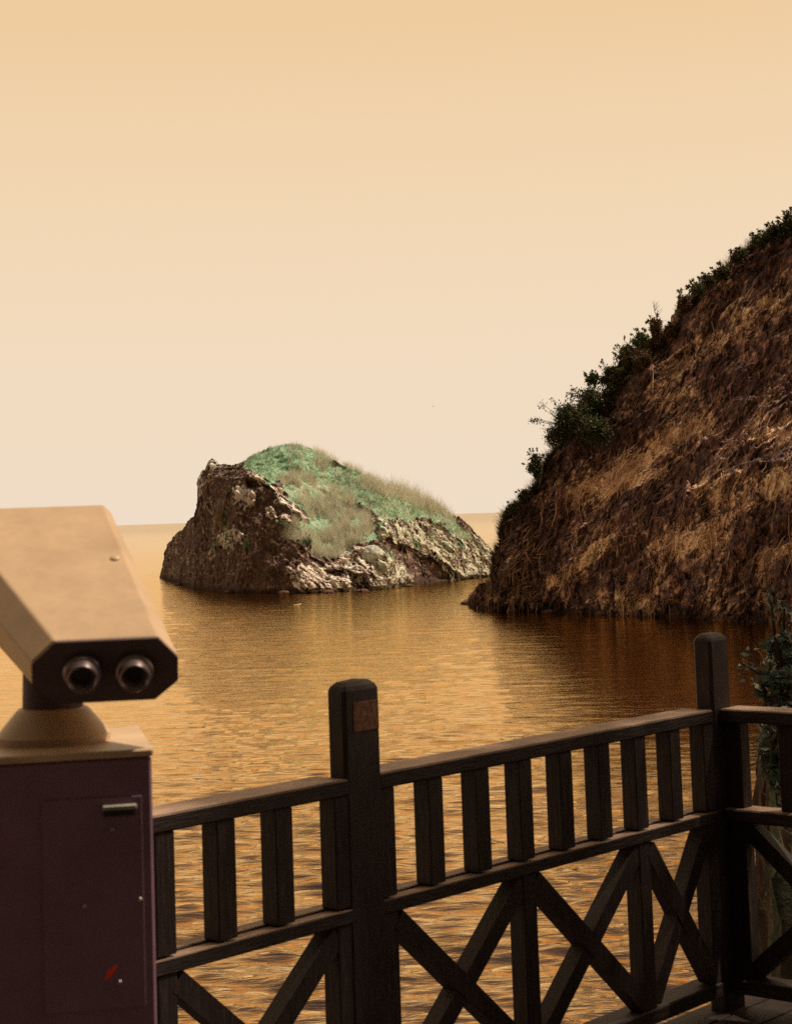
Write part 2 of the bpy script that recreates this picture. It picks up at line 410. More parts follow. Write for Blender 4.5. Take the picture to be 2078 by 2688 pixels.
# the run that turns the corner towards the right
cpt = U*(corner+.0) + Nn*OFF
side = empty('wooden_fence', (cpt[0], cpt[1], 0), math.pi/2-AL-math.pi/2)
tag(side, 'short timber fence run turning the corner on the right before the leafy bank', 'fence')
ys = .0
def sbar(e, z0, z1, nm='baluster'):
    m = MB(); m.box((e-.067, ys, z0), (e, ys+.061, z1), .003); m.build(nm, wood_v, side)
for z0, z1, d, nm in ((ZR0, ZR1, .13, 'top_rail'), (ZL0, ZL1, .105, 'lower_rail'), (ZB, ZB+.05, .105, 'base_rail')):
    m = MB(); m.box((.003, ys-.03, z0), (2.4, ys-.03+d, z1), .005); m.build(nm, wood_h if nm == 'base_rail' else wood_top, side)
for k in range(11):
    e = .068+k*.215
    sbar(e, ZL1, ZR0)
    if k % 3 == 0: sbar(e, ZB+.05, ZL0, 'stud')
m = MB(); m.box((2.402, ys-.02, ZD), (2.50, ys+.08, 4.54), .01); m.build('post', wood_v, side)
for k in range(3):
    a_, b_ = .068+k*.645, .068+(k+1)*.645-.062
    for (p0, p1, yy, ct) in ((a_, b_, .0585, None), (b_, a_, .0610, None)):
        brace(side, p0, p1, ZL0-.022, ZB+.072, y=yy, cut=ct)

# ------------------------------------------------------------------ deck, quay, added shade slope behind
m = MB(); k = 0
for i in range(34):                                      # boards run along the fence
    n0 = -.12+i*.145
    m.box((1.2 - (.0 if i % 2 else .0), n0-.0, ZD-.04), (corner+.35, n0+.138, ZD), .004)
dk = m.build('deck', wood_h, None); dk.matrix_world = fence.matrix_basis.copy()
for v in dk.data.vertices: v.co.y = -v.co.y
dk.data.flip_normals(); tag(dk, kind='structure')
m = MB(); m.box((-9, -.18, -1.2), (corner+.25, 0, ZD-.06)); m.box((-9, -26, -1.2), (corner+.25, -.19, ZD-.045))
qy = m.build('quay', stone_m, None); qy.location = (Nn[0]*(OFF+.0), Nn[1]*(OFF+.0), 0)
qy.rotation_euler = (0, 0, math.pi/2-AL); tag(qy, kind='structure')
def backhill():  # added unseen hill, blocks light from behind the camera
    xs = np.linspace(-70, 95, 150); ys_ = np.concatenate([np.linspace(-2.2, -14, 40), np.linspace(-15, -70, 30)])
    Y, X = np.meshgrid(ys_, xs, indexing='ij')
    d = -Y-2.2
    Z = 3.0+23*sstep(-.4, 6.5, d)+6*sstep(8, 50, d)+1.2*fbm(np.stack([X, Y, X*0], -1), .25, 4, 4)*sstep(0, 3, d)
    me = npmesh('slope', np.stack([X, Y, Z], -1).reshape(-1, 3), grid_faces(*X.shape)[:, ::-1])
    tag(link('hillside', me, None, forest_m, True), kind='structure')
backhill()

# ------------------------------------------------------------------ coin viewer
def viewer():
    DEP = 3.0
    base = aty(np.array(397.), np.array(1965.), DEP)      # right front top corner of the box
    yaw = R(11.5)
    fx = np.array([math.cos(yaw), math.sin(yaw), 0]); fy = np.array([-math.sin(yaw), math.cos(yaw), 0])
    Wd, Dp = .36, .345
    ctr = base - fx*Wd/2 + fy*Dp/2; zt = float(base[2])
    root = empty('coin_viewer', (ctr[0], ctr[1], ZD), yaw)
    tag(root, 'beige metal coin-operated binocular viewer on a box pedestal at the left edge', 'binocular viewer')
    h = zt-ZD
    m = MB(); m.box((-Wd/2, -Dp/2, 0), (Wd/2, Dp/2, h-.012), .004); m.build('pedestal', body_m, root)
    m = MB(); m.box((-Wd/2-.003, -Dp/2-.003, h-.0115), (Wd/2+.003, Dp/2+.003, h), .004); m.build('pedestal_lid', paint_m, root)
    def loc(px, py):                                      # point of the front face
        r = ray(px, py); n = -fy; p0 = base; t = ((p0-C0)@n)/(r@n); q = C0+r*t - np.array([ctr[0], ctr[1], ZD])
        return q@fx, q[2]
    m = MB(); a = loc(110, 2105); b = loc(383, 2640)      # service hatch
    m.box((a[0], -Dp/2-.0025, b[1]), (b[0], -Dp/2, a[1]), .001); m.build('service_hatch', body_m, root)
    a = loc(268, 2127); b = loc(358, 2104)
    m = MB(); m.box((a[0], -Dp/2-.014, a[1]), (b[0], -Dp/2-.0026, a[1]+.008), .002); hdl = m.build('coin_slot', steel_m, root)
    m = MB(); m.box((a[0]+.002, -Dp/2-.006, a[1]-.010), (b[0]-.002, -Dp/2-.0026, a[1]-.001), .001); m.build('slot_shadow', slot_m, hdl)  # dark block under the bar stands for the bar's shadow
    for px, py in ((294, 2177), (367.5, 2361), (221, 2379), (314, 2578)):
        a = loc(px, py); m = MB(); m.lathe((a[0], -Dp/2-.0026, a[1]), (0, -1, 0), [(0, .0036), (.0018, .0034), (.003, .0018)], 12); m.build('screw', steel_m, root, True)
    a = loc(305, 2537); b = loc(277, 2570); m = MB()
    dx, dz = a[0]-b[0], a[1]-b[1]; ln = math.hypot(dx, dz); ux, uz = dx/ln, dz/ln; px_, pz_ = -uz, ux
    pl = [(-.1, 0), (.35, .0048), (.8, .0032), (1.15, 0), (.8, -.0026), (.35, -.004)]
    pts = [(b[0]+ux*ln*t+px_*o, 0, b[1]+uz*ln*t+pz_*o) for t, o in pl]
    m.prism(pts, (0, -Dp/2-.0032, 0), (0, -Dp/2-.0024, 0)); m.build('sticker', red_m, root)  # flat red mark added on the cabinet front
    # swivel base on the lid
    c = np.array([-.004, -.002, h]); q = aty(np.array(140.), np.array(1938.), 3.15)
    lc = np.array([(q-ctr)@fx, (q-ctr)@fy, h])
    m = MB(); m.lathe(lc, (0, 0, 1), [(0, .094), (.012, .094), (.016, .090), (.052, .060), (.056, .054)], 40); sw = m.build('swivel_base', paint_m, root, auto=35)
    m = MB(); m.lathe(lc+np.array([0, 0, .056]), (0, 0, 1), [(0, .050), (.075, .048)], 32); m.build('neck', plate_m, root, auto=35)
    # head: tapered octagonal housing, tilted up at the far end
    ctr_f = aty(np.array(277.), np.array(1759.), 3.0)
    ti = R(26); ya = R(22)
    ax = np.array([-math.sin(ya)*math.cos(ti), math.cos(ya)*math.cos(ti), math.sin(ti)])
    fy_ = R(9)                                           # the eyepiece plate faces almost straight back
    rt = np.array([math.cos(fy_), math.sin(fy_), 0]); rt = rt/np.linalg.norm(rt)
    nf = np.array([-math.sin(fy_)*math.cos(ti), math.cos(fy_)*math.cos(ti), math.sin(ti)]); up = np.cross(rt, nf)
    sc = 3.0/FPX
    hw, hh, cc = .1155, .0565, .037
    def octa(o, w_, h_, c_):
        return [o+rt*x+up*y for x, y in ((-w_+c_, h_), (w_-c_*.85, h_), (w_, h_-c_), (w_, -h_+c_*.9), (w_-c_, -h_), (-w_+c_, -h_), (-w_, -h_+c_), (-w_, h_-c_))]
    ctr_b = ctr_f + ax*.455
    # widen towards the objective end
    F = octa(ctr_f, hw, hh, cc); WL, WR, hb, cR, cL, cb = .223, .107, .075, .017, .045, .045
    B = [ctr_b+rt*x+up*y for x, y in ((-WL+cL, hb), (WR-cR*.85, hb), (WR, hb-cR), (WR, -hb+cb*.9), (WR-cb, -hb), (-WL+cb, -hb), (-WL, -hb+cb), (-WL, hb-cL))]
    org = np.array([ctr[0], ctr[1], ZD]); toL = lambda p: ((p-org)@fx, (p-org)@fy, (p-org)[2])
    m = MB(); n = 8
    F2 = [q+nf*.004 for q in octa(ctr_f, hw-.002, hh-.002, cc)]
    m.add([toL(q) for q in F]+[toL(q) for q in B], [tuple(range(8)), tuple(range(8, 16))[::-1]]+[(i, 8+i, 8+(i+1) % n, (i+1) % n) for i in range(n)])
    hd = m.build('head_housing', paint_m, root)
    mod = hd.modifiers.new('bevel', 'BEVEL'); mod.width = .0035; mod.segments = 2; mod.limit_method = 'ANGLE'; mod.angle_limit = R(20)
    m = MB(); F1 = [q-nf*.0045 for q in octa(ctr_f, hw-.001, hh-.001, cc)]; F0 = [q+nf*.001 for q in octa(ctr_f, hw-.001, hh-.001, cc)]
    m.add([toL(q) for q in F1]+[toL(q) for q in F0], [tuple(range(8)), tuple(range(8, 16))[::-1]]+[(i, 8+i, 8+(i+1) % n, (i+1) % n) for i in range(n)])
    m.build('eyepiece_plate', plate_m, hd)
    for px, py in ((216, 1760), (352, 1757)):
        r = ray(px, py); t = ((ctr_f-nf*.0045-C0)@nf)/(r@nf); q = C0+r*t
        a3 = Vector(toL(-nf+org)); a3 = Vector(((-nf)@fx, (-nf)@fy, (-nf)[2]))
        e = MB(); e.lathe(toL(q), a3, [(0, .031), (.010, .031), (.013, .0285), (.014, .026), (.022, .026), (.030, .0245), (.031, .0225), (.029, .020), (.020, .015), (.012, .0125)], 40, closed=False)
        eo = e.build('eyepiece', eye_m, hd, auto=25)
        g = MB(); g.lathe(Vector(toL(q))+a3*.0125, a3, [(0, .0128), (.0006, .0125)], 24); g.build('lens', lens_m, eo)
    # small maker's emblem boss on the top face
    q = aty(np.array(302.), np.array(1465.), 3.27)
    # project on the top plane
    tp = np.cross(np.array(B[0])-F[0], np.array(F[1])-F[0]); tp = tp/np.linalg.norm(tp)
    if tp[2] < 0: tp = -tp
    r = ray(302, 1466); t = ((F[0]-C0)@tp)/(r@tp); q = C0+r*t
    a3 = Vector((tp@fx, tp@fy, tp[2])); g = MB(); g.lathe(toL(q), a3, [(-.002, .008), (.002, .008), (.0035, .006), (.004, .002)], 20); g.build('latch_knob', paint_m, hd, auto=40)
viewer()

# ------------------------------------------------------------------ island
def zi(pts): return [(400+x*.5569, 1120+y*.5569) for x, y in pts]
SIL = zi([(33, 712), (40, 680), (55, 640), (66, 580), (100, 522), (150, 482), (190, 428), (210, 385), (216, 290), (232, 208), (258, 205), (266, 168), (280, 152), (300, 170), (330, 182), (375, 190), (430, 172), (500, 127), (560, 98), (620, 82), (680, 82), (740, 102), (830, 150), (900, 190), (1000, 235), (1100, 282), (1200, 322), (1300, 360), (1400, 410), (1470, 452), (1540, 520), (1590, 572), (1625, 625), (1650, 690), (1660, 706)])
WAT = zi([(33, 714), (100, 732), (200, 765), (400, 785), (700, 785), (900, 775), (1100, 765), (1240, 742), (1420, 725), (1600, 705), (1660, 708)])
BRK = zi([(33, 713), (66, 640), (130, 560), (215, 430), (260, 250), (330, 230), (430, 200), (500, 250), (560, 300), (640, 400), (700, 480), (740, 560), (800, 600), (900, 620), (1000, 560), (1080, 560), (1180, 560), (1300, 600), (1420, 560), (1540, 590), (1660, 707)])
GREEN = [(425, 172), (500, 122), (560, 92), (620, 75), (690, 75), (740, 95), (900, 180), (1100, 265), (1300, 345), (1400, 400), (1500, 520), (1460, 520), (1330, 450), (1300, 430), (1200, 450), (1060, 420), (1030, 385), (950, 345), (900, 310), (820, 275), (740, 250), (640, 235), (590, 250), (560, 290), (500, 230), (450, 200)]
GREEN2 = [(640, 330), (760, 350), (850, 400), (820, 430), (760, 430), (700, 400)]
GREEN3 = [(590, 450), (650, 455), (660, 480), (600, 478)]
GREEN4 = [(1080, 585), (1140, 600), (1150, 630), (1090, 612)]
GREEN5 = [(1310, 350), (1400, 380), (1440, 440), (1500, 540), (1400, 500), (1320, 440)]
SCRUB = [(590, 245), (700, 240), (820, 275), (900, 310), (950, 345), (1010, 400), (1040, 470), (1075, 545), (960, 560), (880, 630), (780, 600), (690, 550), (600, 520), (640, 470), (740, 440), (670, 350), (620, 300)]
PALE = [[(560, 290), (600, 300), (660, 360), (750, 440), (700, 440), (600, 360)], [(530, 370), (570, 365), (590, 420), (700, 460), (600, 470), (540, 420)],
        [(640, 670), (700, 650), (850, 660), (900, 600), (960, 580), (1100, 590), (1240, 735), (1100, 765), (900, 775), (700, 785), (660, 740)],
        [(1060, 425), (1200, 450), (1330, 450), (1450, 500), (1540, 525), (1625, 625), (1600, 705), (1420, 722), (1330, 640), (1180, 560), (1080, 520)],
        [(380, 290), (460, 290), (500, 350), (430, 400), (380, 350)], [(300, 520), (400, 480), (450, 530), (350, 600)], [(215, 210), (250, 205), (240, 330), (212, 320)], [(430, 190), (520, 215), (535, 290), (470, 240)], [(270, 160), (340, 170), (330, 200), (280, 210)]]
DARK = [[(1085, 530), (1180, 560), (1290, 610), (1430, 690), (1440, 722), (1245, 742), (1180, 660)], [(930, 700), (1010, 690), (1040, 765), (920, 775)], [(800, 680), (900, 670), (900, 720), (830, 720)], [(430, 250), (530, 260), (560, 300), (540, 300), (450, 290)]]
def interp(pts, x):
    a = np.array(pts); return np.interp(x, a[:, 0], a[:, 1])
ISL = {}
def island():
    nc, nr = 760, 330
    x = np.linspace(SIL[0][0]+.5, SIL[-1][0]-.5, nc)
    ys, yw, yb = interp(SIL, x), interp(WAT, x), interp(BRK, x)
    Yf = atz(x, yw, 0)[:, 1]
    zx = (x-400)/.5569
    Yf = Yf + .8*np.exp(-((zx-1290)/110)**2)*0
    hgt = np.clip((yw-ys)*.027, .02, None)
    yb = np.clip(yb, ys+.12*(yw-ys), yw-.02*(yw-ys))
    # depth behind the waterline of the break and the crest
    db = .35+.25*hgt; dc = db+.25+.75*hgt; dbk = dc+1.0+1.1*hgt
    # rows parameter: 0..1 front cliff, 1..2 upper slope, 2..3 back
    r0 = np.concatenate([np.linspace(-.04, 1, 130), np.linspace(1, 2, 140)[1:], np.linspace(2, 3, 61)[1:]])
    py = np.where(r0[:, None] <= 1, yw+(yb-yw)*np.clip(r0[:, None], -.1, 1), yb+(ys-yb)*np.clip(r0[:, None]-1, 0, 1))
    tt = np.clip(r0[:, None], 0, 1); t2 = np.clip(r0[:, None]-1, 0, 1)
    Y = Yf + db*tt**1.3 + (dc-db)*(1-(1-t2)**1.0*1.0)
    Pm = aty(np.broadcast_to(x, py.shape).copy(), py, Y)
    crest = Pm[r0.tolist().index(2.0)] if 2.0 in r0 else Pm[268]
    t3 = np.clip(r0-2, 0, 1)[:, None]
    back = r0 > 2
    zc = crest[:, 2]
    Pm[back, :, 1] = (crest[:, 1]+t3*(dbk-dc))[back]
    Pm[back, :, 2] = (zc*(np.cos(t3*math.pi/2))-t3*.4)[back]
    Pm[back, :, 0] = (crest[:, 0]*np.ones_like(t3))[back]
    X0 = (np.broadcast_to(x, py.shape)-400)/.5569; Y0 = (py-1120)/.5569
    Y0 = np.where(back[:, None], -500, Y0)
    # displacement (metres), mostly outwards to the viewer and up
    wx = X0+20*fbm(Pm, .9, 3, 21)+16*fbm(Pm, 4, 3, 22, .7); wy = Y0+20*fbm(Pm, .9, 3, 31)+16*fbm(Pm, 4, 3, 32, .7)
    green = inpoly(wx, wy, GREEN) | inpoly(wx, wy, GREEN2) | inpoly(wx, wy, GREEN3) | inpoly(wx, wy, GREEN4) | inpoly(wx, wy, GREEN5)
    green |= back[:, None]
    scrub = inpoly(wx, wy, SCRUB); pale = np.zeros_like(green); dark = np.zeros_like(green)
    wx2 = X0+26*fbm(Pm, 1.6, 3, 41); wy2 = Y0+26*fbm(Pm, 1.6, 3, 51)
    for p in PALE: pale |= inpoly(wx2, wy2, p)
    for p in DARK: dark |= inpoly(wx, wy, p)
    soft = np.where(green | scrub, .18, 1.0)
    edge = np.minimum(1, hgt/1.5)*(.35+.65*sstep(0, .12, np.clip(r0[:, None], 0, 1)))
    # strata dip down to the right: squash the noise along the dip
    dip = R(-38); ca, sa = math.cos(dip), math.sin(dip)
    Q = np.stack([(Pm[..., 0]*ca+Pm[..., 2]*sa)*.35, Pm[..., 1]*.6, (-Pm[..., 0]*sa+Pm[..., 2]*ca)*1.5], -1)
    d = .38*fbm(Pm, .55, 3, 1)+.30*fbm(Q, 1.0, 4, 5, ridge=True)*soft+.16*fbm(Pm, 2.3, 4, 9, ridge=True)*soft+.07*fbm(Pm, 6, 3, 13)*soft
    d = d*edge
    dm = np.clip(fbm(Pm*0+np.stack([X0*.02, Y0*.02, X0*0], -1), 1, 1, 2)*0+dark, 0, 1).astype(float)
    for _ in range(6): dm[1:-1, 1:-1] = (dm[1:-1, 1:-1]*2+dm[:-2, 1:-1]+dm[2:, 1:-1]+dm[1:-1, :-2]+dm[1:-1, 2:])/6
    blk = pale.astype(float)
    for _ in range(4): blk[1:-1, 1:-1] = (blk[1:-1, 1:-1]*2+blk[:-2, 1:-1]+blk[2:, 1:-1]+blk[1:-1, :-2]+blk[1:-1, 2:])/6
    Pm[..., 1] -= d*1.5 - dm*1.1*edge + blk*.35*edge
    fz = np.clip(r0[:, None]*2, 0, 1)
    Pm[..., 2] += d*.45*fz*np.where(back[:, None], .6, 1)
    Pm[..., 0] += .25*fbm(Pm, 1.2, 3, 77)*edge
    # colours
    n1 = fbm(Pm, 1.1, 5, 101); n2 = fbm(Pm, 4.5, 4, 111, .65); n3 = fbm(Q, 2.2, 4, 121, .65)
    c = np.zeros(Pm.shape)
    brown = np.array([.105, .065, .055]); br2 = np.array([.36, .26, .21])
    c[:] = brown+(br2-brown)*sstep(.15, .7, n2)[..., None]
    plc = np.array([.60, .52, .45]); pl2 = np.array([.78, .76, .70])
    n5 = fbm(Pm, 7.5, 3, 131, .7); pk = pale & (n2*.5+n3*.8+n5*.6 > -.12)
    c = np.where(pk[..., None], plc+(pl2-plc)*sstep(-.2, .5, n1)[..., None], c)
    right = X0 > 1050
    olv = pk & right; c = np.where(olv[..., None], c*np.array([.75, .80, .72]), c)
    sc = np.array([.46, .43, .32])+n2[..., None]*.10
    mixg = scrub & (n1*.9+n2*.7+n5*.5 > -.22)
    c = np.where(scrub[..., None], sc, c); c = np.where(mixg[..., None], np.array([.26, .37, .26]), c)
    g = np.array([.235, .40, .265])+np.clip(n1, -1, 1)[..., None]*np.array([.05, .07, .06])
    g = np.where((n2+n5*.5 > .30)[..., None], np.array([.42, .41, .31]), g)
    c = np.where(green[..., None], g, c)
    # sprinkled pale stones & tufts on the cliff
    sprk = (~green) & (~scrub) & (~pale) & (n2+n1*.7+.4*n5 > .40) & (Y0 < 700)
    c = np.where(sprk[..., None], np.array([.42, .34, .26]), c)
    grow = (~green) & (~scrub) & (n1 > .38) & (Y0 < 600) & (Y0 > 380) & (X0 > 280)
    c = np.where(grow[..., None], np.array([.11, .19, .09]), c)
    wet = (1-sstep(.1, .5, Pm[..., 2]))
    c = c*(1+.35*fbm(Pm, 10, 3, 141, .7))[..., None]
    c = c*(1-.6*wet[..., None])
    c = np.clip(c, .01, .8)
    me = npmesh('rocky_island', Pm.reshape(-1, 3), grid_faces(len(r0), nc), c.reshape(-1, 3))
    tag(link('rocky_island', me, None, rock_m, True), kind='structure')
    ISL.update(P=Pm, X=X0, Y=Y0, scrub=scrub, green=green, r0=r0, x=x)
island()
def blades(base, ndir, ln, wd, col, spread, per, lean=(0, 0, 0), rg=RNG, curve=.15):
    """thin tapering blades, two segments each, rising from every base point"""
    n = len(base); B = np.repeat(base, per, 0); m = n*per
    d = np.array([0, 0, 1.0])+rg.normal(0, spread, (m, 3))*np.array([1, 1, .35])+np.array(lean)
    d /= np.linalg.norm(d, axis=1)[:, None]
    l = np.repeat(ln, per)*rg.uniform(.55, 1.15, m)
    side = np.cross(d, np.array([0, 1.0, 0])+rg.normal(0, .5, (m, 3))); side /= np.linalg.norm(side, axis=1)[:, None]+1e-9
    w0 = (wd*rg.uniform(.6, 1.3, m))[:, None]
    mid = B+d*(l*.55)[:, None]; tip = B+d*l[:, None]+rg.normal(0, curve, (m, 3))*l[:, None]
    V = np.stack([B-side*w0, B+side*w0, mid+side*w0*.7, mid-side*w0*.7, tip+side*w0*.2, tip-side*w0*.2], 1).reshape(-1, 3)
    k = np.arange(m)[:, None]*6
    Fc = np.concatenate([k+np.array([[0, 1, 2, 3]]), k+np.array([[3, 2, 4, 5]])], 0)
    cc = np.repeat(np.repeat(col, per, 0)*rg.uniform(.75, 1.2, (m, 1)), 6, 0)
    return V, Fc, cc
def join(parts):
    V = []; F_ = []; Cc = []; b = 0
    for v, f, c in parts: V.append(v); F_.append(f+b); Cc.append(c); b += len(v)
    return np.concatenate(V), np.concatenate(F_), np.concatenate(Cc)
def island_plants():
    Pm, X0, Y0, scrub, green, r0 = (ISL[k] for k in ('P', 'X', 'Y', 'scrub', 'green', 'r0'))
    rg = np.random.default_rng(3)
    # short green turf
    idx = np.argwhere(green & (r0[:, None] < 2.5)); idx = idx[rg.choice(len(idx), 9000)]
    b = Pm[idx[:, 0], idx[:, 1]]+rg.normal(0, .03, (len(idx), 3)); b[:, 2] -= .04
    col = np.where(rg.random((len(b), 1)) < .25, np.array([[.30, .27, .17]]), np.array([[.22, .36, .23]]))
    v, f, c = blades(b, None, rg.uniform(.10, .26, len(b)), .010, col, .5, 3, rg=rg)
    o = link('grass', npmesh('grass', v, f, c), None, strand_m); tag(o, 'short green grass covering the upper slope of the rocky island', 'grass', kind='stuff')
    # bare twiggy scrub
    idx = np.argwhere(scrub); idx = idx[rg.choice(len(idx), 3600)]
    b1 = Pm[idx[:, 0], idx[:, 1]]; b1 = b1[fbm(b1, .9, 3, 56) > -.10]; l1 = rg.uniform(.35, .85, len(b1))
    rowc = 268; cols = np.argwhere((X0[rowc] > 770) & (X0[rowc] < 1415))[:, 0]
    ci = cols[rg.integers(0, len(cols), 1500)]; rr = rg.integers(rowc-26, rowc+10, len(ci))
    b2 = Pm[rr, ci]; l2 = rg.uniform(.5, 1.05, len(b2))*(.75+.5*np.exp(-((X0[rowc, ci]-1230)/140)**2))
    dens = fbm(b2, .6, 2, 55) > -.35; b2 = b2[dens]; l2 = l2[dens]
    idx = np.argwhere(green & (r0[:, None] < 2) & (X0 > 640)); idx = idx[rg.choice(len(idx), 900)]
    b3 = Pm[idx[:, 0], idx[:, 1]]; l3 = rg.uniform(.25, .6, len(b3))
    b = np.concatenate([b1, b2, b3]); l = np.concatenate([l1, l2, l3])
    col = np.array([[.72, .69, .57]])*rg.uniform(.75, 1.15, (len(b), 1))
    v, f, c = blades(b, None, l, .0080, col, .38, 6, rg=rg)
    o = link('dry_scrub', npmesh('dry_scrub', v, f, c), None, strand_m); tag(o, 'bare grey twiggy scrub fringing the crest and middle of the rocky island', 'scrub', kind='stuff')
    # the tall fan-shaped bare shrub on the dark left cliff
    k = np.argmin((X0-322)**2+(Y0-490)**2+(r0[:, None] > 2)*1e6); p = Pm.reshape(-1, 3)[k]-np.array([0, .35, 0])
    root = empty('bare_shrub', tuple(p)); tag(root, 'tall pale fan-shaped leafless shrub on the dark left cliff of the island', 'shrub')
    st = MB(); rnd = random.Random(4); st.tube([(0, .15, -.15), (0, 0, .12)], [.06, .045], 6); st.build('stump', twig_m, root)
    m = MB()
    for i in range(95):
        a = rnd.gauss(0, .30); hh = rnd.uniform(1.0, 2.35)*(1-.25*abs(a)); q = [(0, -.02, 0)]; x = 0
        for s_ in range(1, 5):
            t = s_/4; x = math.tan(a)*hh*t*.9+rnd.uniform(-.03, .03); q.append((x, -.12*t-rnd.uniform(0, .3)*t, hh*t))
        m.tube(q, [.016, .013, .010, .007, .003], 4)
        for s_ in range(3):
            j = rnd.randint(2, 3); p0 = Vector(q[j]); p1 = p0+Vector((rnd.uniform(-.2, .2), rnd.uniform(-.1, .1), rnd.uniform(.2, .4))); m.tube([p0, p1], [.007, .003], 3)
    m.build('branches', twig_m, root)
    # pale round boulder above the white rocks
    k = np.argmin((X0-1032)**2+(Y0-610)**2+(r0[:, None] > 2)*1e6); p = Pm.reshape(-1, 3)[k]
    u_, v_ = np.meshgrid(np.linspace(0, 2*math.pi, 65), np.linspace(0, math.pi, 36))
    V = np.stack([np.cos(u_)*np.sin(v_), np.sin(u_)*np.sin(v_), np.cos(v_)], -1)
    rr_ = 1+.16*fbm(V, 1.6, 3, 61)+.10*fbm(V, 4, 3, 62, ridge=True); V = V*rr_[..., None]*np.array([.86, .7, .72])+np.array(p)+np.array([0, .18, .05])
    me = npmesh('boulder', V.reshape(-1, 3), grid_faces(36, 65))
    tag(link('boulder', me, None, boulder_m, True), 'round pale boulder sitting above the whitish rocks at the foot of the island', 'boulder')
    return
island_plants()

# ------------------------------------------------------------------ leafy shrubs
def leaf_quads(cent, size, rg, col, tri=False):
    n = len(cent); a = rg.normal(0, 1, (n, 3)); a /= np.linalg.norm(a, axis=1)[:, None]
    b = np.cross(a, rg.normal(0, 1, (n, 3))); b /= np.linalg.norm(b, axis=1)[:, None]
    s = (size*rg.uniform(.6, 1.3, n))[:, None]
    V = np.stack([cent-a*s, cent-a*s*.1+b*s*.45, cent+a*s, cent-a*s*.1-b*s*.45], 1).reshape(-1, 3)
    Fc = np.arange(n*4).reshape(-1, 4)
    return V, Fc, np.repeat(col, 4, 0)
def shrub(px, py, rx, ry, Y, label, seed, n=1500, leaf=.065, green=(.055, .085, .022), brown=.15, group='shrubs along the headland skyline', sprigs=6, gx=None, gy=None, cat='shrub', trans=None):
    """px,py centre and rx,ry radii measured on the photograph at distance Y"""
    rg = np.random.default_rng(seed); c = aty(np.array(float(px)), np.array(float(py)), Y); k = Y/FPX
    rx_, rz_ = rx*k, ry*k; ry_ = (rx_+rz_)*.42
    gp = aty(np.array(float(gx if gx is not None else px+rx*.5)), np.array(float(gy if gy is not None else py+ry*.85)), Y+.25)
    root = empty('shrub', tuple(gp)); tag(root, label, cat, group)
    # clumps
    nc = 26; q = rg.normal(0, 1, (nc, 3)); q /= np.linalg.norm(q, axis=1)[:, None]; q *= (rg.random((nc, 1))**.45)
    cc = q*np.array([rx_, ry_, rz_])*.82; cr = rg.uniform(.16, .34, nc)*min(rx_, rz_)
    wgt = cr**2; pk = rg.choice(nc, n, p=wgt/wgt.sum())
    pts = cc[pk]+rg.normal(0, .62, (n, 3))*cr[pk][:, None]
    # sprigs that stick out
    m = MB(); rnd = random.Random(seed)
    spr = []
    base = Vector(gp-c)
    for i in range(sprigs):
        a = rnd.uniform(.15*math.pi, .95*math.pi); d = np.array([math.cos(a)*rx_, rnd.uniform(-.3, .3)*ry_, math.sin(a)*rz_])
        tip = d*rnd.uniform(1.12, 1.38); m.tube([Vector(d*.25), Vector(d*.8), Vector(tip)], [.018, .012, .005], 4)
        for j in range(20): spr.append(tip*(1-rnd.random()*.18)+np.array([rnd.gauss(0, .05), rnd.gauss(0, .05), rnd.gauss(0, .05)])*max(.6, rx_))
    for i in range(9):
        e = Vector(cc[i]); m.tube([base, base.lerp(e, .5)+Vector((rnd.uniform(-.1, .1),)*3), e], [.055*min(1, rx_), .03*min(1, rx_), .008], 5)
    pts = np.concatenate([pts, np.array(spr).reshape(-1, 3)])
    col = np.array([green])*rg.uniform(.6, 1.5, (len(pts), 1)); bm_ = rg.random(len(pts)) < brown; col[bm_] = np.array([.16, .09, .05])*rg.uniform(.6, 1.4, (bm_.sum(), 1))
    off = np.array(c-gp)
    v, f, c2 = leaf_quads(pts, leaf, rg, col)
    link('crown', npmesh('crown', v+off, f, c2), root, leaf_m)
    b = m; b.v = [tuple(np.array(q_)+off) for q_ in b.v]; b.build('trunk', bark_m, root)
    return root

